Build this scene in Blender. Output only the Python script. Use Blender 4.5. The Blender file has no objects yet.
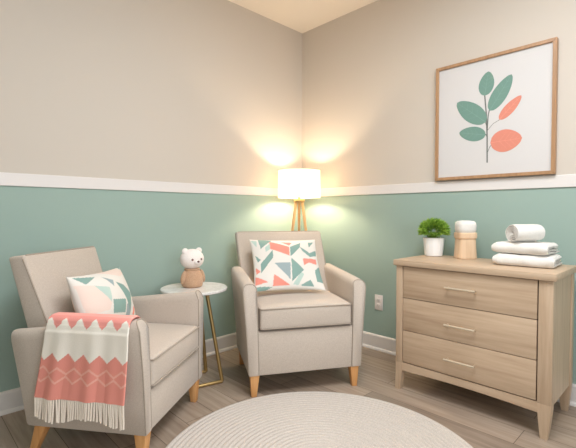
import bpy, bmesh, math, random
from mathutils import Vector, Matrix, noise
random.seed(7)
S = bpy.context.scene
COL = S.collection
PI = math.pi
R_ = math.radians

# ------------------------------------------------------------------ helpers
def lin(c):
    return tuple(((v/255)/12.92 if v/255 <= .04045 else ((v/255+.055)/1.055)**2.4) for v in c) + (1,)

def obj(name, bm, mat, parent=None, smooth=True, angle=40):
    me = bpy.data.meshes.new(name)
    bmesh.ops.recalc_face_normals(bm, faces=bm.faces[:])
    bm.to_mesh(me); bm.free()
    if smooth:
        for p in me.polygons: p.use_smooth = True
        try: me.set_sharp_from_angle(angle=R_(angle))
        except Exception: pass
    o = bpy.data.objects.new(name, me); COL.objects.link(o)
    for m in (mat if isinstance(mat, (list, tuple)) else [mat]): me.materials.append(m)
    if parent: o.parent = parent
    return o

def tag(o, label, cat, group=None):
    o['label'] = label; o['category'] = cat
    if group: o['group'] = group
    return o

def thing(name, label, cat, loc=(0, 0, 0), rz=0, group=None):
    o = bpy.data.objects.new(name, None); COL.objects.link(o)
    o.empty_display_size = .1
    o.location = loc; o.rotation_euler = (0, 0, rz)
    return tag(o, label, cat, group)

def struct(name, bm, mat, smooth=False):
    o = obj(name, bm, mat, None, smooth); o['kind'] = 'structure'; return o

def hexa(bm, v, bev=0, seg=3, vert=True):
    """v: 8 corners, bottom loop then top loop"""
    t = bmesh.new()
    vs = [t.verts.new(p) for p in v]
    for f in ((3, 2, 1, 0), (4, 5, 6, 7), (0, 1, 5, 4), (1, 2, 6, 5), (2, 3, 7, 6), (3, 0, 4, 7)):
        t.faces.new([vs[i] for i in f])
    if bev: bmesh.ops.bevel(t, geom=t.edges[:], offset=bev, segments=seg, profile=.5, affect='EDGES')
    join(bm, t)

def join(bm, t, M=None):
    if M is not None: t.transform(M)
    me = bpy.data.meshes.new('tmp'); t.to_mesh(me); t.free()
    bm.from_mesh(me); bpy.data.meshes.remove(me)

def box(bm, x0, x1, y0, y1, z0, z1, bev=0, seg=2):
    hexa(bm, [(x0, y0, z0), (x1, y0, z0), (x1, y1, z0), (x0, y1, z0),
              (x0, y0, z1), (x1, y0, z1), (x1, y1, z1), (x0, y1, z1)], bev, seg)

def frustum(bm, p0, r0, p1, r1, n=16, rot=0, cap=True):
    p0, p1 = Vector(p0), Vector(p1); d = (p1-p0).normalized()
    a = d.orthogonal().normalized() if abs(d.z) < .95 else Vector((1, 0, 0))
    a = (a - d*a.dot(d)).normalized(); b = d.cross(a)
    L0 = []; L1 = []
    for i in range(n):
        t = rot+2*PI*i/n; v = a*math.cos(t)+b*math.sin(t)
        L0.append(bm.verts.new(p0+v*r0)); L1.append(bm.verts.new(p1+v*r1))
    for i in range(n):
        j = (i+1) % n; bm.faces.new((L0[i], L0[j], L1[j], L1[i]))
    if cap: bm.faces.new(L0[::-1]); bm.faces.new(L1)

def tube(bm, pts, r, n=8, closed=False):
    pts = [Vector(p) for p in pts]; N = len(pts); rings = []
    prev = None
    for i, p in enumerate(pts):
        if closed: d = (pts[(i+1) % N]-pts[i-1])
        else: d = pts[min(i+1, N-1)]-pts[max(i-1, 0)]
        d.normalize()
        a = prev - d*prev.dot(d) if prev is not None else d.orthogonal()
        a.normalize(); prev = a; b = d.cross(a)
        rings.append([bm.verts.new(p+(a*math.cos(2*PI*k/n)+b*math.sin(2*PI*k/n))*r) for k in range(n)])
    for i in range(N if closed else N-1):
        A, B = rings[i], rings[(i+1) % N]
        for k in range(n):
            l = (k+1) % n; bm.faces.new((A[k], A[l], B[l], B[k]))
    if not closed: bm.faces.new(rings[0][::-1]); bm.faces.new(rings[-1])

def lathe(bm, prof, n=48, sup=2.0, cx=0, cy=0):
    """prof: (r,z) list; sup: superellipse exponent"""
    rings = []
    for r, z in prof:
        ring = []
        for k in range(n):
            t = 2*PI*k/n; c, s = math.cos(t), math.sin(t)
            q = (abs(c)**sup+abs(s)**sup)**(-1/sup)
            ring.append(bm.verts.new((cx+r*q*c, cy+r*q*s, z)))
        rings.append(ring)
    for A, B in zip(rings, rings[1:]):
        for k in range(n):
            l = (k+1) % n; bm.faces.new((A[k], A[l], B[l], B[k]))
    bm.faces.new(rings[0][::-1]); bm.faces.new(rings[-1])

def ellipsoid(bm, c, r, seg=28, rings=18, M=None):
    t = bmesh.new(); bmesh.ops.create_uvsphere(t, u_segments=seg, v_segments=rings, radius=1)
    m = Matrix.Translation(c) @ (M if M else Matrix.Identity(4)) @ Matrix.Diagonal((*r, 1))
    join(bm, t, m)

def fbm(p, s): return noise.noise(Vector(p)*s)

# ------------------------------------------------------------------ materials
def mat(name, rgb=None, rough=.6, metal=0, **k):
    m = bpy.data.materials.new(name); m.use_nodes = True
    b = m.node_tree.nodes['Principled BSDF']
    if rgb: b.inputs['Base Color'].default_value = lin(rgb)
    b.inputs['Roughness'].default_value = rough; b.inputs['Metallic'].default_value = metal
    for key, v in k.items(): b.inputs[key.replace('_', ' ')].default_value = v
    return m
def N(m, t, **k):
    n = m.node_tree.nodes.new(t)
    for a, v in k.items(): setattr(n, a, v)
    return n
def L(m, a, b): m.node_tree.links.new(a, b)
def bsdf(m): return m.node_tree.nodes['Principled BSDF']
def ramp(m, src, stops):
    r = N(m, 'ShaderNodeValToRGB'); e = r.color_ramp.elements
    while len(e) < len(stops): e.new(.5)
    for el, (p, c) in zip(e, stops): el.position = p; el.color = lin(c) if len(c) == 3 else c
    L(m, src, r.inputs[0]); return r
def coords(m, scale=(1, 1, 1), rot=(0, 0, 0), kind='Object'):
    tc = N(m, 'ShaderNodeTexCoord'); mp = N(m, 'ShaderNodeMapping')
    mp.inputs['Scale'].default_value = scale; mp.inputs['Rotation'].default_value = rot
    L(m, tc.outputs[kind], mp.inputs[0]); return mp.outputs[0]
def noise_tex(m, vec, scale, detail=3, rough=.55):
    n = N(m, 'ShaderNodeTexNoise'); n.inputs['Scale'].default_value = scale
    n.inputs['Detail'].default_value = detail; n.inputs['Roughness'].default_value = rough
    L(m, vec, n.inputs['Vector']); return n.outputs['Fac']
def bump(m, h, strength, dist=.002):
    b = N(m, 'ShaderNodeBump'); b.inputs['Strength'].default_value = strength; b.inputs['Distance'].default_value = dist
    L(m, h, b.inputs['Height']); L(m, b.outputs[0], bsdf(m).inputs['Normal'])

def fabric(name, c0, c1, scale=260, st=.5):
    m = mat(name, rough=.95); v = coords(m)
    n = noise_tex(m, v, scale, 2)
    r = ramp(m, n, [(.35, c0), (.65, c1)]); L(m, r.outputs[0], bsdf(m).inputs['Base Color'])
    bump(m, n, st, .0015)
    bsdf(m).inputs['Sheen Weight'].default_value = .15; return m

def wood(name, c0, c1, c2, axis='y', rough=.45, sc=1.0):
    m = mat(name, rough=rough)
    s = {'x': (1.2, 22, 22), 'y': (22, 1.2, 22), 'z': (22, 22, 1.2)}[axis]
    v = coords(m, tuple(a*sc for a in s))
    n = noise_tex(m, v, 2.2, 6, .62)
    r = ramp(m, n, [(.3, c0), (.5, c1), (.72, c2)]); L(m, r.outputs[0], bsdf(m).inputs['Base Color'])
    bump(m, n, .15, .001); return m

def vcol(name, rough=.9, scale=300):
    m = mat(name, rough=rough)
    a = N(m, 'ShaderNodeVertexColor'); a.layer_name = 'print'
    L(m, a.outputs[0], bsdf(m).inputs['Base Color'])
    bump(m, noise_tex(m, coords(m), scale, 2), .5, .0015); return m

M_chair1 = fabric('linen_upholstery', (190, 176, 163), (202, 189, 176))
M_pipe = fabric('linen_welt', (160, 146, 132), (172, 158, 144))
M_gap = mat('painted_gap_shade', (60, 50, 44), .9)  # dark colour standing in for shade between the drawers
M_oak = wood('oak_leg', (198, 138, 82), (214, 156, 98), (226, 172, 116), 'z', .4)
M_dr_y = wood('dresser_wood_along', (180, 152, 126), (193, 167, 140), (204, 179, 153), 'y', .45)
M_dr_z = wood('dresser_wood_upright', (181, 154, 128), (193, 167, 140), (202, 177, 151), 'z', .45)
M_frame = wood('frame_wood', (158, 118, 84), (174, 134, 98), (186, 147, 111), 'z', .4)
M_steel = mat('brushed_nickel', (216, 202, 180), .5, .8)
M_brass = mat('brass', (186, 156, 104), .42, .9)
M_white = mat('white_gloss_paint', (228, 222, 218), .4)
M_marble = mat('white_marble', rough=.2)
_v = coords(M_marble); _n = noise_tex(M_marble, _v, 7, 8, .7)
_r = ramp(M_marble, _n, [(.42, (236, 233, 229)), (.5, (222, 218, 214)), (.56, (238, 235, 231))]); L(M_marble, _r.outputs[0], bsdf(M_marble).inputs['Base Color'])
M_ceil = mat('ceiling_paint', (243, 232, 218), .9)
M_towel = fabric('terry_towel', (224, 219, 212), (238, 234, 228), 420, 1.0)
M_pot = mat('white_ceramic', (238, 235, 232), .35)
M_soil = mat('potting_soil', (60, 44, 32), .95)
M_grass = mat('leaf_green', rough=.55); _n = noise_tex(M_grass, coords(M_grass), 60, 2)
_r = ramp(M_grass, _n, [(.3, (104, 146, 48)), (.55, (150, 186, 70)), (.75, (196, 220, 110))]); L(M_grass, _r.outputs[0], bsdf(M_grass).inputs['Base Color'])
M_peach = wood('pale_beech', (222, 188, 154), (232, 200, 166), (238, 208, 178), 'z', .5)
M_knit_w = fabric('white_knit', (236, 226, 220), (246, 238, 232), 260, .8)
M_knit_b = fabric('brown_knit', (180, 142, 112), (200, 164, 134), 260, .8)
M_eye = mat('eye_bead', (120, 84, 74), .3); M_nose = mat('nose_bead', (96, 60, 52), .4)
M_plastic = mat('outlet_plastic', (238, 230, 226), .35); M_slot = mat('outlet_slot', (60, 55, 50), .6)
M_paper = mat('art_paper', (211, 207, 205), .8)
M_sage = mat('ink_sage', (112, 146, 134), .8); M_sage2 = mat('ink_sage_vein', (128, 160, 148), .8)
M_coral = mat('ink_coral', (216, 136, 116), .8); M_coral2 = mat('ink_coral_vein', (232, 152, 132), .8)
M_stem = mat('ink_stem', (108, 110, 106), .8)
M_print = vcol('printed_cotton'); M_blanket = vcol('woven_blanket', .95, 220)
M_bulb = mat('lit_bulb'); 
_b = bsdf(M_bulb); _b.inputs['Emission Color'].default_value = (1, .80, .57, 1); _b.inputs['Emission Strength'].default_value = 340

# wall paint: beige above the chair rail, sage below
def wall_mat(name):
    m = mat(name, rough=.75)
    g = N(m, 'ShaderNodeNewGeometry'); sp = N(m, 'ShaderNodeSeparateXYZ'); L(m, g.outputs['Position'], sp.inputs[0])
    gt = N(m, 'ShaderNodeMath', operation='GREATER_THAN'); L(m, sp.outputs[2], gt.inputs[0]); gt.inputs[1].default_value = 1.245
    mx = N(m, 'ShaderNodeMix', data_type='RGBA'); L(m, gt.outputs[0], mx.inputs[0])
    mx.inputs[6].default_value = lin((156, 177, 167)); mx.inputs[7].default_value = lin((206, 196, 184))
    L(m, mx.outputs[2], bsdf(m).inputs['Base Color'])
    bump(m, noise_tex(m, g.outputs['Position'], 90, 2), .08, .001); return m
M_wall = wall_mat('two_tone_wall_paint')

# floor: wood-look planks running along the right wall
M_floor = mat('plank_floor', rough=.42)
def _floor():
    m = M_floor
    g = N(m, 'ShaderNodeNewGeometry')
    mp = N(m, 'ShaderNodeMapping'); mp.inputs['Rotation'].default_value = (0, 0, PI/2); L(m, g.outputs['Position'], mp.inputs[0])
    br = N(m, 'ShaderNodeTexBrick'); L(m, mp.outputs[0], br.inputs[0])
    br.inputs['Scale'].default_value = 1; br.inputs['Brick Width'].default_value = 1.22; br.inputs['Row Height'].default_value = .165
    br.inputs['Mortar Size'].default_value = .0015; br.inputs['Mortar Smooth'].default_value = .1
    br.offset = .37
    br.inputs['Color1'].default_value = (0, 0, 0, 1); br.inputs['Color2'].default_value = (1, 1, 1, 1); br.inputs['Mortar'].default_value = (.3, .3, .3, 1)
    mp2 = N(m, 'ShaderNodeMapping'); mp2.inputs['Scale'].default_value = (26, 1.6, 1); L(m, g.outputs['Position'], mp2.inputs[0])
    n = noise_tex(m, mp2.outputs[0], 1.4, 6, .6)
    r = ramp(m, n, [(.25, (146, 128, 114)), (.5, (172, 154, 138)), (.75, (192, 175, 160))])
    mx = N(m, 'ShaderNodeMix', data_type='RGBA', blend_type='MULTIPLY'); mx.inputs[0].default_value = 1
    r2 = ramp(m, br.outputs['Color'], [(0, (214, 212, 210)), (1, (255, 252, 248))])
    L(m, r.outputs[0], mx.inputs[6]); L(m, r2.outputs[0], mx.inputs[7])
    mx2 = N(m, 'ShaderNodeMix', data_type='RGBA'); L(m, br.outputs['Fac'], mx2.inputs[0])
    L(m, mx.outputs[2], mx2.inputs[6]); mx2.inputs[7].default_value = lin((86, 72, 60))
    L(m, mx2.outputs[2], bsdf(m).inputs['Base Color'])
    bump(m, n, .12, .001)
_floor()

M_rug = fabric('rug_rope', (196, 186, 177), (210, 200, 191), 180, .6)
# lamp shade: translucent cloth
M_shade = bpy.data.materials.new('lamp_shade_cloth'); M_shade.use_nodes = True
_nt = M_shade.node_tree; _nt.nodes.clear()
_o = _nt.nodes.new('ShaderNodeOutputMaterial'); _d = _nt.nodes.new('ShaderNodeBsdfDiffuse'); _t = _nt.nodes.new('ShaderNodeBsdfTranslucent')
_x = _nt.nodes.new('ShaderNodeMixShader'); _d.inputs[0].default_value = lin((250, 240, 226)); _t.inputs[0].default_value = lin((232, 216, 192))
_x.inputs[0].default_value = .5
_nt.links.new(_d.outputs[0], _x.inputs[1]); _nt.links.new(_t.outputs[0], _x.inputs[2]); _nt.links.new(_x.outputs[0], _o.inputs[0])

# ------------------------------------------------------------------ room
X0, Y0, H = -4.7, -4.5, 2.7
WT = .12
def rbox(*a): bm = bmesh.new(); box(bm, *a); return bm
struct('floor', rbox(X0-WT, WT, Y0-WT, WT, -.1, 0), M_floor)
struct('ceiling', rbox(X0-WT, WT, Y0-WT, WT, H, H+.1), M_ceil)
struct('wall_left', rbox(X0-WT, WT, 0, WT, 0, H), M_wall)
struct('wall_right', rbox(0, WT, Y0-WT, 0, 0, H), M_wall)
struct('wall_front', rbox(X0-WT, X0, Y0, 0, 0, H), M_wall)
bm = bmesh.new(); WX0, WX1, WZ0, WZ1 = -3.9, -1.3, .75, 2.35
box(bm, X0, WX0, Y0-WT, Y0, 0, H); box(bm, WX1, 0, Y0-WT, Y0, 0, H)
box(bm, WX0, WX1, Y0-WT, Y0, 0, WZ0); box(bm, WX0, WX1, Y0-WT, Y0, WZ1, H)
struct('wall_back', bm, M_wall)
bm = bmesh.new()
for a in (WX0, (WX0+WX1)/2-.025, WX1-.05): box(bm, a, a+.05, Y0-.08, Y0-.03, WZ0, WZ1)
box(bm, WX0, WX1, Y0-.08, Y0-.03, WZ0, WZ0+.05); box(bm, WX0, WX1, Y0-.08, Y0-.03, WZ1-.05, WZ1)
struct('added_window_1', bm, M_white)  # unseen window frame, added with its opening to bring in daylight
def base(bm, n, run):     # profile extruded; n maps (d, z) ; run: start,end
    prof = [(0, 0), (.026, 0), (.0255, .006), (.022, .014), (.0165, .019), (.013, .02), (.013, .104), (.010, .112), (.004, .116), (0, .117)]
    A = [bm.verts.new(n(d, z, run[0])) for d, z in prof]; B = [bm.verts.new(n(d, z, run[1])) for d, z in prof]
    k = len(prof)
    for i in range(k): j = (i+1) % k; bm.faces.new((A[i], A[j], B[j], B[i]))
    bm.faces.new(A[::-1]); bm.faces.new(B)
bm = bmesh.new(); base(bm, lambda d, z, r: (r, -d, z), (X0, 0)); struct('baseboard_left', bm, M_white)
bm = bmesh.new(); base(bm, lambda d, z, r: (-d, r, z), (Y0, 0)); struct('baseboard_right', bm, M_white)
struct('trim_1', rbox(X0, 0, -.009, 0, 1.211, 1.281, .003), M_white)
struct('trim_2', rbox(-.009, 0, Y0, -.009, 1.211, 1.281, .003), M_white)

# ------------------------------------------------------------------ armchairs
def piping(pts, parent, r=.0045):
    bm = bmesh.new(); tube(bm, pts, r, 6); return obj('piping', bm, M_pipe, parent)

def armchair(name, label, loc, rz, P):
    t = thing(name, label, 'armchair', (*loc, 0), rz, 'pair of linen armchairs')
    zb, za, zar = P['zb'], P['arm'], P['arm_rear']; xi, xb, xt = P['xi'], P['xb'], P['xt']
    D, DT = P['D'], P['DT']; zg, zs = P['gap'], P['seat']; zt = P['back']; bw = P['bw']; yt = P['yt']
    # frame: front rail, deck and rear
    bm = bmesh.new()
    hexa(bm, [(-xi-.01, .006, zb), (xi+.01, .006, zb), (xi+.01, D-.03, zb), (-xi-.01, D-.03, zb),
              (-xi-.006, .006, zg-.010), (xi+.006, .006, zg-.010), (xi+.006, D-.01, zg-.010), (-xi-.006, D-.01, zg-.010)], .006, 2)
    obj('frame', bm, M_chair1, t)
    for s in (-1, 1):
        bm = bmesh.new()
        # arm: stations along y, rounded top cross-section, outward flare
        ny = 9; rings = []
        for i in range(ny):
            q = i/(ny-1)
            y_b = D*q; y_t = DT*q
            top = za + (zar-za)*q
            sec = []
            # outer face upward, over the top, inner face downward
            zz = [zb, zb+.005, zb+.12, zb+.28, top-.045]
            def xo(z): return xb+(xt-xb)*((z-zb)/(za-zb))**1.25
            def xn(z): return xi+(z-zb)/(za-zb)*.012
            for z in zz: sec.append((xo(z) if z > zb else xo(z)-.005, z))
            xa, xc = xo(top-.045), xn(top-.045)
            mid, hw = (xa+xc)/2, (xa-xc)/2
            for k in range(1, 8):
                a = PI*k/8
                e = .72
                ca, sa = math.cos(a), math.sin(a)
                sec.append((mid+hw*abs(ca)**e*(1 if ca > 0 else -1), top-.045+.045*abs(sa)**e))
            for z in reversed(zz): sec.append((xn(z) if z > zb else xn(z)+.003, z))
            ring = []
            for (x, z) in sec:
                w = (z-zb)/(za-zb); y = y_b+(y_t-y_b)*w
                # round the front upper edge
                if i == 0: y += .028*max(0, (z-(top-.07))/.07)**2
                ring.append((s*x, y, z))
            rings.append(ring)
        # front bevel ring
        def shrink(ring, k, dy):
            cx = sum(p[0] for p in ring)/len(ring); cz = sum(p[2] for p in ring)/len(ring)
            return [(p[0]+(cx-p[0])*k, p[1]+dy, p[2]+(cz-p[2])*k*.12) for p in ring]
        r0 = rings[0]
        rings = [shrink(r0, .16, -.0), shrink(r0, .05, .003), [(p[0], p[1]+.010, p[2]) for p in r0]]+rings[1:]+[shrink(rings[-1], .15, .008)]
        V = [[bm.verts.new(p) for p in r] for r in rings]
        for A, B in zip(V, V[1:]):
            for k in range(len(A)):
                l = (k+1) % len(A); bm.faces.new((A[k], A[l], B[l], B[k]))
        bm.faces.new(V[0][::-1]); bm.faces.new(V[-1])
        a = obj('arm', bm, M_chair1, t, angle=50)
        # welt round the front panel of the arm
        fr = rings[1]; piping([(p[0], p[1]-.001, p[2]) for p in fr[1:-1]], a, .0032)
    # seat cushion
    bm = bmesh.new(); nx, nyy = 18, 18; cw = xi-.004; cy0, cy1 = -.004, D-.07
    cz0, cz1 = zg, zs
    tb = bmesh.new()
    hexa(tb, [(-cw, cy0, cz0), (cw, cy0, cz0), (cw, cy1, cz0), (-cw, cy1, cz0), (-cw, cy0, cz1-.012), (cw, cy0, cz1-.012), (cw, cy1, cz1-.012), (-cw, cy1, cz1-.012)])
    bmesh.ops.bevel(tb, geom=tb.edges[:], offset=.016, segments=4, profile=.5, affect='EDGES')
    bmesh.ops.subdivide_edges(tb, edges=[e for e in tb.edges if e.calc_length() > .08], cuts=9, use_grid_fill=True)
    for v in tb.verts:
        u = v.co.x/cw; w = (v.co.y-cy0)/(cy1-cy0)
        if v.co.z > (cz0+cz1)/2: v.co.z += .022*max(0, 1-u*u)**.6*max(0, 1-(2*w-1)**2)**.5
        if w < .1: v.co.y -= .008*max(0, 1-u*u)*max(0, 1-((v.co.z-(cz0+cz1)/2)/((cz1-cz0)/2))**2)
    join(bm, tb)
    c = obj('seat_cushion', bm, M_chair1, t, angle=60)
    for z in (cz1-.018, cz0+.008):
        piping([(-cw-.001, cy1*.6, z), (-cw-.001, .03, z), (-cw+.006, cy0-.001, z), (-cw+.03, cy0-.003, z), (cw-.03, cy0-.003, z), (cw-.006, cy0-.001, z), (cw+.001, .03, z), (cw+.001, cy1*.6, z)], c, .0042)
    # backrest: raked slab with rounded top
    bm = bmesh.new(); tb = bmesh.new()
    f0, f1 = D-P.get('sd', .10), yt; th0, th1 = P.get('th0', .13), P.get('th1', .085)
    zb2 = zb+.004; xw = bw-.02
    hexa(tb, [(-xw, D-.02, zb2), (xw, D-.02, zb2), (xw, D+.02, zb2), (-xw, D+.02, zb2),
              (-xw, f0+.0, zs-.02), (xw, f0+.0, zs-.02), (xw, f0+th0, zs-.02), (-xw, f0+th0, zs-.02)], .005, 2)
    join(bm, tb); tb = bmesh.new()
    hexa(tb, [(-xw, f0, zs-.05), (xw, f0, zs-.05), (xw, f0+th0, zs-.05), (-xw, f0+th0, zs-.05),
              (-bw, f1, zt), (bw, f1, zt), (bw, f1+th1, zt-.012), (-bw, f1+th1, zt-.012)])
    bmesh.ops.bevel(tb, geom=tb.edges[:], offset=.014, segments=4, profile=.5, affect='EDGES')
    join(bm, tb)
    b = obj('backrest', bm, M_chair1, t, angle=50)
    e = .001
    z0p = zs-.03
    piping([(-xw+.004, f0+.004, z0p), (-bw+.003, f1+.006-e, zt-.02), (-bw+.02, f1+.004, zt-.003), (bw-.02, f1+.004, zt-.003), (bw-.003, f1+.006-e, zt-.02), (xw-.004, f0+.004, z0p)], b, .0042)
    # legs
    lx = xb-.036
    for s in (-1, 1):
        for rear in (0, 1):
            bm = bmesh.new()
            y = .036 if not rear else D-.05
            dy = 0 if not rear else P.get('splay', .05)
            h, g = .027, .016
            X = s*lx; x2 = X+s*.004
            hexa(bm, [(x2-g, y+dy-g, 0), (x2+g, y+dy-g, 0), (x2+g, y+dy+g, 0), (x2-g, y+dy+g, 0),
                      (X-h, y-h, zb+.002), (X+h, y-h, zb+.002), (X+h, y+h, zb+.002), (X-h, y+h, zb+.002)], .004, 2)
            obj('leg', bm, M_oak, t)
    return t

C2 = dict(zb=.128, arm=.658, arm_rear=.69, xi=.285, xb=.345, xt=.383, D=.56, DT=.60, gap=.392, seat=.532, back=.928, bw=.330, yt=.73, th0=.20, sd=.13)
armchair('armchair', 'beige linen armchair in the corner in front of the lit lamp', (-.959, -.962), R_(-30), C2)
C1 = dict(zb=.128, arm=.625, arm_rear=.555, xi=.268, xb=.315, xt=.358, D=.56, DT=.62, gap=.315, seat=.452, back=.877, bw=.261, yt=.62)
O1 = (-1.70, -.784); A1 = R_(36.5)
armchair('armchair', 'beige linen armchair at the left with a coral blanket over its arm', O1, A1, C1)

# ------------------------------------------------------------------ pillows
def srgb(c): return tuple(v/255 for v in c)+(1,)
def inpoly(x, y, P):
    c = False; n = len(P)
    for i in range(n):
        x1, y1 = P[i]; x2, y2 = P[i-1]
        if (y1 > y) != (y2 > y) and x < (x2-x1)*(y-y1)/(y2-y1)+x1: c = not c
    return c
TEAL = srgb((134, 164, 156)); GREY = srgb((156, 170, 172)); CORAL = srgb((236, 148, 132)); PEACH = srgb((232, 212, 200)); WHT = srgb((229, 223, 215)); LT = srgb((186, 206, 196))
def pillow(label, M, w, h, th, polys, sag=.09):
    nu, nv = 150, 112; bm = bmesh.new(); lay = bm.loops.layers.color.new('print')
    def pos(u, v, side):
        x = w/2*u*(1-sag*(1-v*v)); y = h/2*v*(1-sag*1.2*(1-u*u))
        e = max(0, (1-u*u))**.55*max(0, (1-v*v))**.55
        z = side*(th/2*e+.002)
        z += .006*fbm((u*1.3, v*1.3, side*3), 1.7)*e
        return (x, y, z)
    G = {}
    for side in (1, -1):
        for i in range(nu+1):
            for j in range(nv+1):
                G[side, i, j] = bm.verts.new(pos(2*i/nu-1, 2*j/nv-1, side))
    def colour(u, v):
        for P, c in polys:
            if inpoly(u, v, P): return c
        return WHT
    for side in (1, -1):
        for i in range(nu):
            for j in range(nv):
                f = bm.faces.new([G[side, i, j], G[side, i+1, j], G[side, i+1, j+1], G[side, i, j+1]])
                for lp, (a, b) in zip(f.loops, ((0, 0), (1, 0), (1, 1), (0, 1))):
                    lp[lay] = colour((i+a)/nu, 1-(j+b)/nv)
    for i in range(nu):
        for j in (0, nv): 
            f = bm.faces.new([G[1, i, j], G[1, i+1, j], G[-1, i+1, j], G[-1, i, j]])
            for lp in f.loops: lp[lay] = WHT
    for j in range(nv):
        for i in (0, nu):
            f = bm.faces.new([G[1, i, j], G[1, i, j+1], G[-1, i, j+1], G[-1, i, j]])
            for lp in f.loops: lp[lay] = WHT
    o = obj('throw_pillow', bm, M_print, None, angle=80)
    o.matrix_world = M
    return tag(o, label, 'pillow', 'patterned throw pillows')
def nrm(P):   # crop pixels of the pillow face to 0..1
    out = []
    for x, y in P:
        v = (y-85)/275; l = 125+40*v; wd = 355-20*v
        out.append(((x-l)/wd, v))
    return out
polys2 = [(nrm(p), c) for p, c in [
    ([(165, 78), (240, 98), (178, 155)], TEAL), ([(130, 95), (160, 100), (158, 140)], LT),
    ([(225, 106), (328, 150), (328, 206), (228, 160)], CORAL), ([(240, 168), (242, 212), (186, 285), (180, 238)], TEAL),
    ([(200, 150), (228, 120), (228, 160), (205, 175)], LT),
    ([(248, 243), (331, 243), (331, 326)], GREY), ([(333, 150), (392, 116), (388, 148), (333, 212)], TEAL),
    ([(336, 218), (400, 280), (340, 335)], TEAL), ([(336, 218), (360, 241), (338, 290)], GREY),
    ([(398, 218), (475, 212), (475, 242), (430, 238), (402, 256)], CORAL),
    ([(385, 145), (440, 182), (480, 158), (480, 190), (440, 206), (400, 172)], TEAL), ([(385, 145), (402, 156), (402, 175)], CORAL),
    ([(460, 275), (500, 236), (502, 330), (462, 330)], TEAL), ([(160, 294), (228, 332), (168, 334)], CORAL),
    ([(250, 298), (330, 348), (250, 350)], CORAL), ([(156, 248), (184, 276), (164, 284)], CORAL),
    ([(168, 342), (250, 352), (180, 372)], TEAL), ([(150, 186), (180, 215), (166, 226)], TEAL),
    ([(436, 112), (468, 108), (440, 146)], TEAL), ([(285, 112), (345, 118), (328, 140)], CORAL),
    ([(380, 350), (430, 324), (446, 352)], TEAL), ([(345, 345), (385, 290), (400, 300), (370, 350)], LT)]]
def chair_M(O, A, x, y, z, tilt, yaw=0, roll=0):
    # local pillow: x right, y up, z towards the sitter
    return (Matrix.Translation((*O, 0)) @ Matrix.Rotation(A, 4, 'Z') @ Matrix.Translation((x, y, z)) @
            Matrix.Rotation(yaw, 4, 'Z') @ Matrix.Rotation(PI/2-tilt, 4, 'X') @ Matrix.Rotation(roll, 4, 'Z'))
pillow('patterned throw pillow on the corner armchair, coral and sage on white',
       chair_M((-.959, -.962), R_(-30), -.030, .388, .719, R_(42), R_(-2), R_(-1)), .475, .425, .13, polys2, .06)
def nr1(P):   # inverse bilinear map of the pillow face seen at a slant
    out = []; TL, TR, BL, BR = Vector((60, 155)), Vector((380, 62)), Vector((45, 450)), Vector((540, 400))
    for x, y in P:
        u = v = .5
        for _ in range(20):
            q = TL*(1-u)*(1-v)+TR*u*(1-v)+BL*(1-u)*v+BR*u*v
            du = (TR-TL)*(1-v)+(BR-BL)*v; dv = (BL-TL)*(1-u)+(BR-TR)*u; e = Vector((x, y))-q
            det = du.x*dv.y-du.y*dv.x; u += (e.x*dv.y-e.y*dv.x)/det; v += (du.x*e.y-du.y*e.x)/det
        out.append((u, v))
    return out
polys1 = [(nr1(p), c) for p, c in [
    ([(262, 182), (330, 196), (405, 245), (388, 352), (345, 312)], TEAL), ([(205, 285), (315, 285), (322, 360), (205, 355)], TEAL),
    ([(425, 165), (488, 262), (484, 305), (402, 238)], GREY), ([(62, 200), (130, 205), (196, 300), (180, 335), (60, 345)], PEACH), ([(130, 205), (205, 215), (196, 300)], LT),
    ([(200, 118), (330, 70), (410, 92), (330, 140)], PEACH), ([(300, 92), (395, 84), (330, 128)], CORAL), ([(72, 160), (165, 150), (100, 198)], TEAL),
    ([(330, 315), (400, 300), (384, 420), (340, 420)], GREY), ([(100, 350), (200, 400), (90, 430)], CORAL), ([(440, 320), (470, 330), (465, 372), (430, 372)], CORAL),
    ([(340, 50), (385, 40), (372, 88)], TEAL), ([(195, 150), (250, 170), (240, 210)], GREY), ([(480, 270), (530, 380), (505, 400)], LT)]]
pillow('patterned throw pillow propped in the left armchair beside the blanket',
       chair_M(O1, A1, -.005, .392, .622, R_(20), R_(-1), R_(-1)), .405, .31, .17, polys1, .05)

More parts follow.
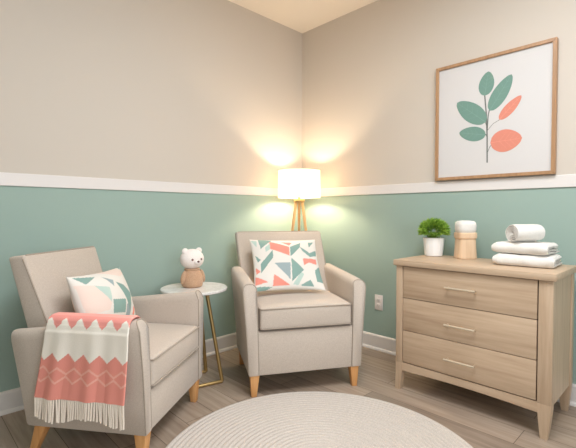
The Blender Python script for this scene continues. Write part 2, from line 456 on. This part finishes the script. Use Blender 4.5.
# ------------------------------------------------------------------ blanket over the near arm of the left chair
def blanket():
    P = C1; zb, za, xi, xb, xt = P['zb'], P['arm'], P['xi'], P['xb'], P['xt']
    def xo(z): return xb+(xt-xb)*(max(0, (z-zb)/(za-zb)))**1.25
    g = .006
    # path in (x outward, z): from inside the arm, over the top, down the outside
    path = []
    top = za
    xin = xi+.012-g
    for z in (.47, .50, .53, .56): path.append((xin-.002, z))
    xa, xc = xo(top-.045)+g, xin; mid, hw = (xa+xc)/2, (xa-xc)/2
    for k in range(0, 13):
        a = PI-PI*k/12; ca, sa = math.cos(a), math.sin(a)
        path.append((mid+hw*abs(ca)**.72*(1 if ca > 0 else -1), top-.045+(.045+g)*abs(sa)**.72))
    i_top = len(path)-7
    for k in range(1, 29):
        z = (top-.045)-(top-.045-.282)*k/28
        path.append((xo(z)+g+.004+.02*(k/28)**1.5, z))
    # arclength from the crest
    s = [0]
    for a, b in zip(path, path[1:]): s.append(s[-1]+math.dist(a, b))
    # resample finely
    tot = s[-1]; ns = 190; fine = []
    for i in range(ns+1):
        q = tot*i/ns; k = max(j for j in range(len(s)) if s[j] <= q+1e-9); k = min(k, len(s)-2)
        w = (q-s[k])/(s[k+1]-s[k]); fine.append((path[k][0]+(path[k+1][0]-path[k][0])*w, path[k][1]+(path[k+1][1]-path[k][1])*w, q))
    sc = s[i_top]; nu = 170
    y0t, y1t, y0b, y1b = .036, .405, .070, .50
    PINK = srgb((244, 170, 160)); COR = srgb((236, 152, 138)); CRM = srgb((247, 240, 228)); COR2 = srgb((244, 180, 164))
    def zig(u): return abs(((u*5.5+.25) % 1)-.5)*2     # 0..1
    def colour(u, q):
        d = q-sc
        if d < 0.035+.036*zig(u): return PINK if d < .02 else srgb((240, 156, 146))
        if d < .178+.034*(1-zig(u)): return CRM
        e = d-.178
        for k, m in ((.062, 1), (.10, 0)):
            zz = zig(u) if m else 1-zig(u)
            if abs(e-k-.028*zz) < .005: return COR2
        return COR
    bm = bmesh.new(); lay = bm.loops.layers.color.new('print')
    def pos(u, x, z, q, off):
        d = max(0, q-sc); f = min(1, d/.42)
        y = (y0t+(y0b-y0t)*f)+u*((y1t+(y1b-y1t)*f)-(y0t+(y0b-y0t)*f))
        wv = (.007*math.sin(u*17+.6)+.004*math.sin(u*31+2))*f + .003*fbm((u*4, q*6, 0), 1)
        return (-(x+off+max(wv, -.004)+.002), y, z+(off if q < sc+.05 and q > sc-.06 else 0))
    T = .009; V = {}
    for sd in (0, 1):
        for i in range(nu+1):
            for j, (x, z, q) in enumerate(fine):
                u = i/nu; e = min(u, 1-u)*nu
                off = (T if sd else 0)
                if e < 1: off = T/2+(.001 if sd else -.001)
                sgn = 1 if q > sc-.05 else -1
                if q <= sc-.05: off = -off
                V[sd, i, j] = bm.verts.new(pos(u, x, z, q, off))
    for sd in (0, 1):
        for i in range(nu):
            for j in range(ns):
                f = bm.faces.new([V[sd, i, j], V[sd, i+1, j], V[sd, i+1, j+1], V[sd, i, j+1]])
                for lp, (a, b) in zip(f.loops, ((0, 0), (1, 0), (1, 1), (0, 1))): lp[lay] = colour((i+a)/nu, fine[j+b][2])
    for j in range(ns):
        for i in (0, nu):
            f = bm.faces.new([V[0, i, j], V[0, i, j+1], V[1, i, j+1], V[1, i, j]])
            for lp in f.loops: lp[lay] = colour(i/nu, fine[j][2])
    for i in range(nu):
        for j in (0, ns):
            f = bm.faces.new([V[0, i, j], V[0, i+1, j], V[1, i+1, j], V[1, i, j]])
            for lp in f.loops: lp[lay] = colour(i/nu, fine[j][2])
    root = thing('throw_blanket', 'coral and cream zigzag fringed blanket draped over an armchair arm', 'blanket', (*O1, 0), A1)
    obj('cloth', bm, M_blanket, root, angle=70)
    # fringe: tassel strands along the lower hem
    bm = bmesh.new(); x, z, q = fine[-1]
    n = 44; rnd = random.Random(3)
    for k in range(n):
        u = (k+.5)/n; p = Vector(pos(u, x, z+.004, q, T/2)); ln = .092+.012*math.sin(u*9+1)+rnd.uniform(-.005, .005)
        if u < .12: ln += .004
        dx = rnd.uniform(-.004, .004); pts = [p, p+Vector((-.001, dx*.4, -ln*.35)), p+Vector((.001, dx+.004*u, -ln*.7)), p+Vector((0, dx*1.4+.006*u, -ln))]
        tube(bm, pts, .0042, 6)
    obj('fringe', bm, M_fringe, root)
M_fringe = fabric('cream_yarn', (236, 222, 206), (246, 234, 220), 400, .6)
blanket()

# ------------------------------------------------------------------ side table
TC = (-1.330, -.324); TZ = .594
t = thing('side_table', 'round white marble side table with thin brass legs between armchairs', 'side table', (*TC, 0), 0)
bm = bmesh.new(); r = .208
lathe(bm, [(.0, TZ-.02), (r-.006, TZ-.02), (r, TZ-.015), (r, TZ-.004), (r-.004, TZ), (0, TZ)], 72)
bmesh.ops.remove_doubles(bm, verts=bm.verts[:], dist=1e-5); obj('tabletop', bm, M_marble, t)
A = Vector((-1.236, -.492, .0115)); B = Vector((-1.222, -.285, .0115)); dv = Vector((-.19, .046, 0))
def L_(p): return (p[0]-TC[0], p[1]-TC[1], p[2])
for P0 in (A, B):
    for q in (P0, P0+dv):
        top = Vector((TC[0], TC[1], TZ-.02)); d = q-top; tp = top+Vector((d.x, d.y, 0))*.45
        bm = bmesh.new(); tube(bm, [L_(tp), L_(q)], .0115, 10); obj('leg', bm, M_brass, t)
    bm = bmesh.new(); tube(bm, [L_(P0), L_(P0+dv)], .0105, 10); obj('foot_bar', bm, M_brass, t)
bm = bmesh.new(); lathe(bm, [(.075, TZ-.026), (.075, TZ-.02)], 32); obj('mounting_plate', bm, M_brass, t)

# ------------------------------------------------------------------ plush bear
BP = (-1.330, -.300)
t = thing('plush_bear', 'small crocheted bear with white head and brown body on the side table', 'stuffed toy', (*BP, TZ), R_(-96))
t.scale = (1.08, 1.08, 1.08)
# faces local +x
bm = bmesh.new(); lathe(bm, [(.0, 0), (.050, 0), (.060, .008), (.064, .03), (.060, .06), (.052, .085), (.04, .105), (.02, .118), (0, .12)], 32)
bmesh.ops.remove_doubles(bm, verts=bm.verts[:], dist=1e-5); b = obj('body', bm, M_knit_b, t, angle=70)
for s in (-1, 1):
    bm = bmesh.new(); ellipsoid(bm, (.012, s*.060, .062), (.017, .015, .04), 16, 12, Matrix.Rotation(s*R_(14), 4, 'X')); obj('arm', bm, M_knit_b, t)
bm = bmesh.new(); lathe(bm, [(.040, .100), (.046, .103), (.046, .109), (.038, .113)], 32); obj('collar', bm, M_knit_b, t)
HM = Matrix.Translation((0, 0, .165)) @ Matrix.Rotation(R_(4), 4, 'Z')
bm = bmesh.new(); ellipsoid(bm, (0, 0, 0), (.064, .072, .06)); bm.transform(HM); hd = obj('head', bm, M_knit_w, t)
for s in (-1, 1):
    bm = bmesh.new(); ellipsoid(bm, (0, s*.045, .048), (.013, .020, .019), 16, 12); bm.transform(HM); obj('ear', bm, M_knit_w, hd)
    bm = bmesh.new(); ellipsoid(bm, (.057, s*.028, .002), (.006, .007, .007), 12, 8); bm.transform(HM); obj('eye', bm, M_eye, hd)
bm = bmesh.new(); ellipsoid(bm, (.061, 0, -.014), (.014, .02, .015), 16, 12); bm.transform(HM); obj('muzzle', bm, M_knit_w, hd)
bm = bmesh.new(); ellipsoid(bm, (.075, 0, -.009), (.005, .008, .006), 12, 8); bm.transform(HM); obj('nose', bm, M_nose, hd)

# ------------------------------------------------------------------ tripod floor lamp
LP = (-.295, -.25)
t = thing('floor_lamp', 'lit tripod floor lamp with white drum shade in the corner', 'lamp', (*LP, 0), 0)
zs0, zs1, sr = 1.196, 1.414, .170
bm = bmesh.new(); n = 72; rows = []
for r, z in ((sr+.003, zs0), (sr, zs1), (sr-.003, zs1), (sr, zs0)):
    rows.append([bm.verts.new((r*math.cos(2*PI*k/n), r*math.sin(2*PI*k/n), z)) for k in range(n)])
# single cloth wall
for k in range(n): l = (k+1) % n; bm.faces.new((rows[0][k], rows[0][l], rows[1][l], rows[1][k]))
bmesh.ops.delete(bm, geom=rows[2]+rows[3], context='VERTS')
bm.faces.ensure_lookup_table()
sh = obj('lamp_shade', bm, M_shade, t)
for z, rr in ((zs0, sr+.003), (zs1, sr)):
    bm = bmesh.new(); tube(bm, [(rr*math.cos(2*PI*k/n), rr*math.sin(2*PI*k/n), z) for k in range(n)], .003, 6, True); obj('shade_rim', bm, M_shade, sh)
bm = bmesh.new()
for k in range(3):
    a = 2*PI*k/3+.3; tube(bm, [(.01*math.cos(a), .01*math.sin(a), 1.225), (sr*math.cos(a), sr*math.sin(a), 1.215)], .002, 6)
obj('shade_spider', bm, M_brass, sh)
M_tri = wood('tripod_wood', (206, 158, 102), (222, 176, 120), (232, 190, 136), 'z', .45)
for k in range(3):
    a = R_(225-90+120*k+30)
    c, s_ = math.cos(a), math.sin(a)
    bm = bmesh.new(); frustum(bm, (.20*c, .20*s_, 0), .010, (.028*c, .028*s_, 1.165), .012, 14); obj('leg', bm, M_tri, t)
bm = bmesh.new(); lathe(bm, [(.044, 1.155), (.046, 1.160), (.046, 1.175), (.044, 1.18)], 32); obj('hub', bm, M_brass, t)
bm = bmesh.new(); lathe(bm, [(.008, 1.178), (.009, 1.185), (.010, 1.23), (.010, 1.242)], 20); obj('socket', bm, M_brass, t)
BZ = 1.30
bm = bmesh.new(); lathe(bm, [(.009, 1.241), (.02, 1.246), (.030, 1.257), (.036, 1.275), (.033, 1.292), (.02, 1.307), (.002, 1.312)], 24); obj('bulb', bm, M_bulb, t)

# ------------------------------------------------------------------ dresser
DX0, DX1, DY0, DY1, DZ = -.52, -.085, -2.106, -1.29, .787
t = thing('dresser', 'light wood three-drawer dresser with tapered legs below the framed art', 'dresser', ((DX0+DX1)/2, (DY0+DY1)/2, 0), 0)
cx, cy = (DX0+DX1)/2, (DY0+DY1)/2
def D(bm): bm.transform(Matrix.Translation((-cx, -cy, 0))); return bm
def dbox(*a): bm = bmesh.new(); box(bm, *a); return D(bm)
obj('dresser_top', dbox(DX0-.014, DX1+.002, DY0-.014, DY1+.014, .752, DZ, .004), M_dr_y, t)
pw = .048
for ya, yb, sg in ((DY0, DY0+.060, 1), (DY1-.042, DY1, -1)):
    for xa, xb_, fr in ((DX0, DX0+.046, 1), (DX1-.046, DX1, -1)):
        bm = bmesh.new()
        # upright post with a leg tapering on its inner faces
        box(bm, xa, xb_, ya, yb, .165, .752, .002)
        lo = .024
        yi0, yi1 = (ya+.015, ya+.045) if sg == 1 else (yb-lo-.010, yb-.002)
        xi0, xi1 = (xa, xa+lo+.008) if fr == 1 else (xb_-lo-.008, xb_)
        off = .016
        oy = -off*0 if sg == 1 else 0
        n = 7; rings = []
        for k in range(n):
            q = k/(n-1); z = .166*(1-q); e = q**1.3
            ya_, yb_ = ya+(yi0-ya)*e, yb+(yi1-yb)*e
            xa_, xc_ = xa+(xi0-xa)*e, xb_+(xi1-xb_)*e
            sp = 0 if sg == 1 else .006*q*q
            ya_ -= sp*sg; yb_ -= sp*sg
            rings.append([bm.verts.new(p) for p in ((xa_, ya_, z), (xc_, ya_, z), (xc_, yb_, z), (xa_, yb_, z))])
        for a_, b_ in zip(rings, rings[1:]):
            for k in range(4): bm.faces.new((a_[k], a_[(k+1) % 4], b_[(k+1) % 4], b_[k]))
        bm.faces.new(rings[0]); bm.faces.new(rings[-1][::-1])
        obj('leg', D(bm), M_dr_z, t, angle=25)
bm = bmesh.new()
for ya, yb in ((DY0+.006, DY0+.024), (DY1-.024, DY1-.006)):
    bm = bmesh.new(); box(bm, DX0+.044, DX1-.044, ya, yb, .15, .752); obj('side_panel', D(bm), M_dr_z, t)
obj('back_panel', dbox(DX1-.016, DX1-.004, DY0+.03, DY1-.03, .15, .752), M_dr_z, t)
obj('bottom_panel', dbox(DX0+.02, DX1-.02, DY0+.02, DY1-.02, .15, .165), M_dr_y, t)
# arched bottom rail
bm = bmesh.new(); n = 20; F = []; Bk = []
ya, yb = DY0+.058, DY1-.038
for k in range(n+1):
    q = k/n; y = ya+(yb-ya)*q; zl = .118+.010*math.sin(PI*q)
    for lst, x in ((F, DX0+.004), (Bk, DX0+.022)): lst.append((bm.verts.new((x, y, zl)), bm.verts.new((x, y, .168))))
for lst in (F, Bk):
    for a_, b_ in zip(lst, lst[1:]): bm.faces.new((a_[0], b_[0], b_[1], a_[1]))
for k in range(n):
    bm.faces.new((F[k][0], Bk[k][0], Bk[k+1][0], F[k+1][0])); bm.faces.new((F[k][1], Bk[k][1], Bk[k+1][1], F[k+1][1]))
obj('bottom_rail', D(bm), M_dr_y, t)
dy0, dy1 = DY0+.066, DY1-.046
zz = [.172, .3655, .5595, .7495]
for k in range(3):
    z0, z1 = zz[k]+.002, zz[k+1]-.002
    d = obj('drawer', dbox(DX0+.003, DX1-.03, dy0, dy1, z0, z1, .0015), M_dr_y, t)
    zc = (.263, .453, .658)[k]
    bm = bmesh.new(); tube(bm, [(DX0-.026, -1.600, zc), (DX0-.026, -1.765, zc)], .0066, 10)
    for y in (-1.612, -1.756): tube(bm, [(DX0-.026, y, zc), (DX0+.004, y, zc)], .0045, 8)
    obj('handle', D(bm), M_steel, d)
# dark sheet that paints the shade inside the drawer gaps
obj('gap_shade_sheet', dbox(DX0+.016, DX0+.024, dy0-.006, dy1+.006, .168, .752), M_gap, t)

# ------------------------------------------------------------------ plant
PX, PY = -.165, -1.352
t = thing('potted_plant', 'bushy green grass plant in a white ribbed pot on the dresser', 'plant', (PX, PY, DZ), 0)
bm = bmesh.new(); lathe(bm, [(0, 0), (.050, 0), (.055, .004), (.066, .115), (.064, .12), (.060, .118), (.058, .10), (0, .10)], 64)
bmesh.ops.remove_doubles(bm, verts=bm.verts[:], dist=1e-5)
for v in bm.verts:
    rr = math.hypot(v.co.x, v.co.y)
    if rr > .045 and v.co.z > .002 and v.co.z < .119:
        a = math.atan2(v.co.y, v.co.x); k = 1+.012*math.cos(16*a); v.co.x *= k; v.co.y *= k
obj('pot', bm, M_pot, t)
bm = bmesh.new(); lathe(bm, [(0, .099), (.052, .1), (.03, .106), (0, .107)], 24); bmesh.ops.remove_doubles(bm, verts=bm.verts[:], dist=1e-5); obj('soil', bm, M_soil, t)
bm = bmesh.new(); rnd = random.Random(5)
for i in range(3000):
    a = rnd.uniform(0, 2*PI); ph = math.acos(rnd.uniform(-.28, 1)); rr = rnd.uniform(.55, 1.0)**.5
    d = Vector((math.sin(ph)*math.cos(a), math.sin(ph)*math.sin(a), math.cos(ph)))
    c = Vector((0, 0, .160)); tip = c+Vector((d.x*.108, d.y*.108, d.z*.098))*rr
    ln = rnd.uniform(.022, .038); base_ = tip-d*ln; sd = d.cross(Vector((rnd.uniform(-1, 1), rnd.uniform(-1, 1), rnd.uniform(-1, 1)))).normalized()*rnd.uniform(.0022, .0036)
    bend = Vector((rnd.uniform(-1, 1), rnd.uniform(-1, 1), rnd.uniform(-.8, .4)))*.006
    mid = (base_+tip)/2+bend*.3; tip = tip+bend
    v = [bm.verts.new(p) for p in (base_, mid+sd, tip, mid-sd)]; bm.faces.new(v)
for i in range(60):
    a = rnd.uniform(0, 2*PI); q = rnd.uniform(.1, .8)
    tube(bm, [(.035*math.cos(a)*q, .035*math.sin(a)*q, .10), (.07*math.cos(a)*q, .07*math.sin(a)*q, .155)], .0015, 4)
obj('foliage', bm, M_grass, t, smooth=False)

# ------------------------------------------------------------------ wooden holder with white roll
t = thing('wooden_holder', 'pale wooden holder topped by a white cloth roll beside the plant', 'holder', (-.165, -1.557, DZ), R_(-42))
bm = bmesh.new(); lathe(bm, [(0, 0), (.054, 0), (.057, .004), (.0535, .06), (.0505, .122), (.0560, .126), (.057, .132), (.057, .156), (.054, .160), (.046, .158), (.045, .15), (0, .15)], 56, 4.5)
bmesh.ops.remove_doubles(bm, verts=bm.verts[:], dist=1e-5); obj('holder_body', bm, M_peach, t, angle=35)
bm = bmesh.new(); lathe(bm, [(0, .15), (.045, .152), (.054, .163), (.0565, .18), (.057, .205), (.053, .222), (.042, .231), (.02, .234), (0, .234)], 48, 3.0)
bmesh.ops.remove_doubles(bm, verts=bm.verts[:], dist=1e-5); obj('cloth_roll', bm, M_towel, t, angle=60)

# ------------------------------------------------------------------ towels
def ribbon(path, T, y0, y1, seed=0, ny=26):
    """thick sheet following path (x,z), extruded along y, with soft rounded hems"""
    bm = bmesh.new(); n = len(path); nor = []
    for i in range(n):
        a = Vector(path[max(i-1, 0)]); b = Vector(path[min(i+1, n-1)]); d = (b-a).normalized(); nor.append((-d.y, d.x))
    loop = []
    for i in range(n): loop.append((path[i][0]+nor[i][0]*T/2, path[i][1]+nor[i][1]*T/2))
    d = (Vector(path[-1])-Vector(path[-2])).normalized(); e = Vector(path[-1])+d*T*.35; loop.append((e.x, e.y))
    for i in reversed(range(n)): loop.append((path[i][0]-nor[i][0]*T/2, path[i][1]-nor[i][1]*T/2))
    d = (Vector(path[0])-Vector(path[1])).normalized(); e = Vector(path[0])+d*T*.35; loop.append((e.x, e.y))
    rings = []
    for j in range(ny+1):
        q = j/ny; y = y0+(y1-y0)*q; e = min(q, 1-q)*ny
        k = 1 if e >= 2 else (.78 if e >= 1 else .45)
        ring = []
        m = len(loop)
        for i, (x, z) in enumerate(loop):
            # centreline point for hem rounding
            idx = i if i < n else (n-1 if i == n else (2*n-i if i < 2*n+1 else 0))
            idx = max(0, min(n-1, idx)); cxp, czp = path[idx]
            xx, zz_ = cxp+(x-cxp)*k, czp+(z-czp)*k
            w = .0022*fbm((xx*30+seed, y*22, zz_*30), 1)
            ring.append(bm.verts.new((xx+w, y+w, zz_+w*.8)))
        rings.append(ring)
    for A_, B_ in zip(rings, rings[1:]):
        for i in range(len(A_)):
            l = (i+1) % len(A_); bm.faces.new((A_[i], A_[l], B_[l], B_[i]))
    bm.faces.new(rings[0][::-1]); bm.faces.new(rings[-1])
    return bm
def fold_path(w, T, g=.0012, layers=3):
    """folded sheet: stacked layers joined by U-turns; first fold at the front (-x)"""
    p = []; step = T+g
    for k in range(layers):
        z = T/2+k*step; r = step/2
        xs = [(-w/2+r)+(w-2*r)*i/10 for i in range(11)]
        if k % 2 == 0: xs = xs[::-1]
        for x in xs: p.append((x, z+.002*math.sin(x*30+k)*(k > 0)))
        if k < layers-1:
            s = -1 if k % 2 == 0 else 1
            for i in range(1, 6):
                a = -PI/2+PI*i/6; p.append((s*(w/2-r)+s*r*math.cos(a), z+r+r*math.sin(a)))
    return p
def towel(label, loc, rz, w, ln, T, layers, seed):
    # one outer wrap around an inner fold: reads as a plump folded towel with its fold to the front
    bm = bmesh.new()
    H_ = T*layers
    inner = fold_path(w-2*T-.004, T*.94, .001, layers-2)
    outer = []
    for i in range(11): outer.append((w/2-T*.3-(w-H_)*i/10*.995, T/2))
    x0_ = -w/2+H_/2
    for i in range(1, 12):
        a = -PI/2-PI*i/12; outer.append((x0_+(H_/2-T/2)*math.cos(a)*1.0, H_/2+(H_/2-T/2)*math.sin(a)))
    for i in range(11): outer.append((x0_+(w-H_)*i/10*1.0, H_-T/2))
    join(bm, ribbon(outer, T, -ln/2, ln/2, seed))
    t2 = ribbon([(x+.002, z+T) for x, z in inner], T*.94, -ln/2+.004, ln/2-.004, seed+5); join(bm, t2)
    for v in bm.verts:
        u = abs(v.co.y)/(ln/2); e = max(0, (u-.80)/.20); k = max(.0, 1-min(1, e)**2.6*.42)
        v.co.z = H_*.5+(v.co.z-H_*.5)*k if v.co.z > H_*.5 else v.co.z+(H_*.5-v.co.z)*(1-k)*.45
        n_ = noise.noise_vector(v.co*60+Vector((seed, 0, 0))); v.co += n_*.0016
        v.co.z = max(0, v.co.z+.004*noise.noise(v.co*14+Vector((seed, 3, 0)))*(v.co.z > .01))
    o = obj('folded_towel', bm, M_towel, None, angle=70); o.location = loc; o.rotation_euler = (0, 0, rz)
    return tag(o, label, 'towel', 'white towels on the dresser')
towel('folded white towel at the bottom of the stack on the dresser', (-.262, -1.925, DZ+.001), R_(3), .225, .285, .0152, 4, 1)
towel('folded white towel in the stack, under the rolled towel', (-.264, -1.915, DZ+.0650), R_(-2), .215, .268, .0148, 4, 9)
sp = []; turns = 4.3; Tt = .0095
for i in range(110):
    q = i/109; a = -turns*2*PI*q+.6; r = .006+(.0505-Tt/2-.006)*q; sp.append((r*math.cos(a), r*math.sin(a)))
bm = ribbon(sp, Tt*.93, -.085, .085, 3, 20)
o = obj('rolled_towel', bm, M_towel, None, angle=70); o.location = (-.295, -1.925, DZ+.064+.0575+.0525); o.rotation_euler = (0, 0, R_(60))
tag(o, 'rolled white towel lying on top of the two folded towels', 'towel', 'white towels on the dresser')

# ------------------------------------------------------------------ framed art
AY0, AY1, AZ0, AZ1 = -1.995, -1.292, 1.287, 2.047
t = thing('framed_picture', 'wood-framed botanical print of sage and coral leaves on the wall', 'picture', (0, (AY0+AY1)/2, AZ0), 0)
def AT(bm): bm.transform(Matrix.Translation((0, -(AY0+AY1)/2, -AZ0))); return bm
fw = .02; bm = bmesh.new()
o4 = [(AY0, AZ0), (AY1, AZ0), (AY1, AZ1), (AY0, AZ1)]; i4 = [(AY0+fw, AZ0+fw), (AY1-fw, AZ0+fw), (AY1-fw, AZ1-fw), (AY0+fw, AZ1-fw)]
for x, nm in ((-.034, 0), (-.002, 1)): pass
vo = [[bm.verts.new((x, y, z)) for y, z in o4] for x in (-.034, -.002)]; vi = [[bm.verts.new((x, y, z)) for y, z in i4] for x in (-.034, -.002)]
for k in range(4):
    l = (k+1) % 4
    bm.faces.new((vo[0][k], vo[0][l], vi[0][l], vi[0][k])); bm.faces.new((vo[1][k], vo[1][l], vi[1][l], vi[1][k]))
    bm.faces.new((vo[0][k], vo[0][l], vo[1][l], vo[1][k])); bm.faces.new((vi[0][k], vi[0][l], vi[1][l], vi[1][k]))
bmesh.ops.bevel(bm, geom=[e for e in bm.edges], offset=.0012, segments=1, affect='EDGES')
obj('picture_frame', AT(bm), M_frame, t, smooth=False)
bm = bmesh.new()
def quad_face(pts, mi):
    f = bm.faces.new([bm.verts.new(p) for p in pts]); f.material_index = mi
y0_, y1_, z0_, z1_ = AY0+fw-.002, AY1-fw+.002, AZ0+fw-.002, AZ1-fw+.002
box(bm, -.022, -.006, y0_, y1_, z0_, z1_)
def pic(px, py):   # crop pixels -> wall plane, through the measured camera
    u, v = 420+px/2.8, 30+py/2.8
    f = 405; p_ = R_(1.556); a = R_(45.8)
    Fv = Vector((math.cos(a)*math.cos(p_), math.sin(a)*math.cos(p_), -math.sin(p_))); Rv = Vector((math.sin(a), -math.cos(a), 0)); Uv = Rv.cross(Fv)
    d = Fv+Rv*((u-288)/f)-Uv*((v-224)/f); C = Vector(CAM); s = (-.022-C.x)/d.x; q = C+d*s
    return (q.y, q.z)
CAM = (-2.694, -2.585, 1.067)
def leaf(base_, tip, width, mi, mv, lay, fat=.85, lobes=False):
    b_ = Vector(pic(*base_)); t_ = Vector(pic(*tip)); d = t_-b_; ln = d.length; d.normalize(); s = Vector((-d.y, d.x))
    x = -.0222-.0001*lay; n = 22; Lp = []; Rp = []
    w = width
    def half(q): return w*(math.sin(PI*q**fat)**.58 if 0 < q < 1 else 0)
    for k in range(n+1):
        q = k/n; c = b_+d*ln*q; h_ = half(q); Lp.append(c+s*h_); Rp.append(c-s*h_)
    for k in range(n):
        for P_, sgn in ((Lp, 1), (Rp, -1)):
            c0, c1 = b_+d*ln*k/n, b_+d*ln*(k+1)/n
            pts = [c0, c1, P_[k+1], P_[k]]
            pts2 = []
            for p in pts:
                if not pts2 or (p-pts2[-1]).length > 1e-5: pts2.append(p)
            if len(pts2) > 2 and (pts2[0]-pts2[-1]).length < 1e-5: pts2.pop()
            if len(pts2) > 2: quad_face([(x, p.x, p.y) for p in pts2], mi)
    xv = x-.00015
    def strip(p, q, wd):
        dd = (q-p).normalized(); ss = Vector((-dd.y, dd.x))*wd
        quad_face([(xv, *(p+ss)), (xv, *(q+ss*.5)), (xv, *(q-ss*.5)), (xv, *(p-ss))], mv)
    strip(b_, b_+d*ln*.93, .0014)
    for k in range(1, 5):
        q = .12+.17*k; c = b_+d*ln*q
        for sg in (1, -1): strip(c, c+(d*.75+s*sg*.9).normalized()*half(min(.95, q+.12))*.95, .0008)
def stem(pts, wd, lay=0):
    x = -.0221-.0001*lay; P = [Vector(pic(*p)) for p in pts]
    for p, q in zip(P, P[1:]):
        d = (q-p).normalized(); s = Vector((-d.y, d.x))*wd
        quad_face([(x, *(p+s-d*.001)), (x, *(q+s+d*.001)), (x, *(q-s+d*.001)), (x, *(p-s-d*.001))], 5)
stem([(188, 371), (188, 300), (186, 240), (181, 180)], .0040, 3)
stem([(188, 280), (191, 240), (196, 215)], .0030, 3)
stem([(188, 282), (205, 262), (222, 252)], .0014, 1); stem([(188, 345), (196, 326), (206, 316)], .0018, 1)
stem([(188, 300), (184, 292), (180, 288)], .002, 1); stem([(187, 270), (182, 256)], .002, 1)
leaf((181, 184), (192, 116), .046, 1, 2, 4)
leaf((195, 226), (257, 124), .046, 1, 2, 5)
leaf((184, 258), (104, 204), .057, 1, 2, 6)
leaf((184, 294), (110, 288), .046, 1, 2, 7)
leaf((222, 251), (284, 183), .031, 3, 4, 8)
leaf((197, 316), (286, 302), .068, 3, 4, 9)
obj('art_print', AT(bm), [M_paper, M_sage, M_sage2, M_coral, M_coral2, M_stem], t, smooth=False)

# ------------------------------------------------------------------ wall outlet
t = thing('wall_outlet', 'white electrical outlet low on the green wall beside the dresser', 'outlet', (0, -.831, .371), 0)
bm = bmesh.new(); box(bm, -.006, 0, -.036, .036, -.059, .059, .0025); obj('cover_plate', bm, M_plastic, t)
for zc in (-.021, .021):
    bm = bmesh.new(); box(bm, -.0085, -.005, -.016, .016, zc-.014, zc+.014, .0015); r_ = obj('receptacle', bm, M_plastic, t)
    bm = bmesh.new()
    for yy in (-.006, .006): box(bm, -.0089, -.008, yy-.001, yy+.001, zc-.003, zc+.006)
    obj('slot', bm, M_slot, r_)

# ------------------------------------------------------------------ round rug
RC = (-1.430, -1.488); RR = .7265
bm = bmesh.new(); pitch = .0245; nr = int(RR/pitch); n = 168; prof = []
for k in range(nr):
    for q in (0, .2, .5, .8):
        r = (k+q)*pitch; prof.append((max(r, .0008), (.0045+.0080*math.sin(PI*q)**.6) if q else .0030))
prof.append((nr*pitch, .003)); prof.append((nr*pitch+.001, .0005))
rings = [[bm.verts.new((r*math.cos(2*PI*k/n), r*math.sin(2*PI*k/n), z)) for k in range(n)] for r, z in prof]
for A_, B_ in zip(rings, rings[1:]):
    for k in range(n): l = (k+1) % n; bm.faces.new((A_[k], A_[l], B_[l], B_[k]))
bm.faces.new(rings[0]); bm.faces.new(rings[-1][::-1])
o = obj('round_rug', bm, M_rug, None, angle=80); o.location = (*RC, 0)
tag(o, 'round cream rug of concentric ribbed rings on the plank floor', 'rug')

# ------------------------------------------------------------------ unseen ceiling light, added to supply overhead light
t = thing('added_ceiling_light', 'added flat square white ceiling light panel, out of view overhead', 'ceiling light', (-1.55, -2.2, H), 0)
bm = bmesh.new(); box(bm, -.62, .62, -.62, .62, -.03, 0, .004); obj('light_frame', bm, M_white, t)
M_panel = mat('added_panel', (255, 255, 255)); bsdf(M_panel).inputs['Emission Color'].default_value = (1, .93, .84, 1); bsdf(M_panel).inputs['Emission Strength'].default_value = 0
PANEL = 1

# ------------------------------------------------------------------ lights
def area(name, loc, rot, sx, sy, power, col):
    l = bpy.data.lights.new(name, 'AREA'); l.shape = 'RECTANGLE'; l.size = sx; l.size_y = sy; l.energy = power; l.color = col
    o = bpy.data.objects.new(name, l); COL.objects.link(o); o.location = loc; o.rotation_euler = rot; return o
area('added_daylight', ((WX0+WX1)/2, Y0-.14, (WZ0+WZ1)/2), (R_(90), 0, 0), 2.6, 1.6, 48, (.86, .925, 1))  # added daylight source outside the unseen window opening
area('added_overhead_light', (-1.55, -2.2, H-.035), (0, 0, 0), 1.15, 1.15, 54, (.93, .97, 1))  # added overhead source below the unseen ceiling panel
w = bpy.data.worlds.new('World'); S.world = w; w.use_nodes = True
w.node_tree.nodes['Background'].inputs[0].default_value = (.95, .97, 1, 1); w.node_tree.nodes['Background'].inputs[1].default_value = 1.0

# ------------------------------------------------------------------ camera
cam = bpy.data.cameras.new('camera'); co = bpy.data.objects.new('camera', cam); COL.objects.link(co)
cam.sensor_width = 36; cam.lens = 405/576*36; cam.clip_start = .05
a = R_(45.8); p_ = R_(1.556)
co.location = CAM; co.rotation_euler = (R_(90)-p_, 0, a-PI/2)
S.camera = co
S.view_settings.view_transform = 'Standard'; S.view_settings.look = 'None'
S.view_settings.gamma = 1; S.view_settings.use_curve_mapping = False; S.view_settings.exposure = .17
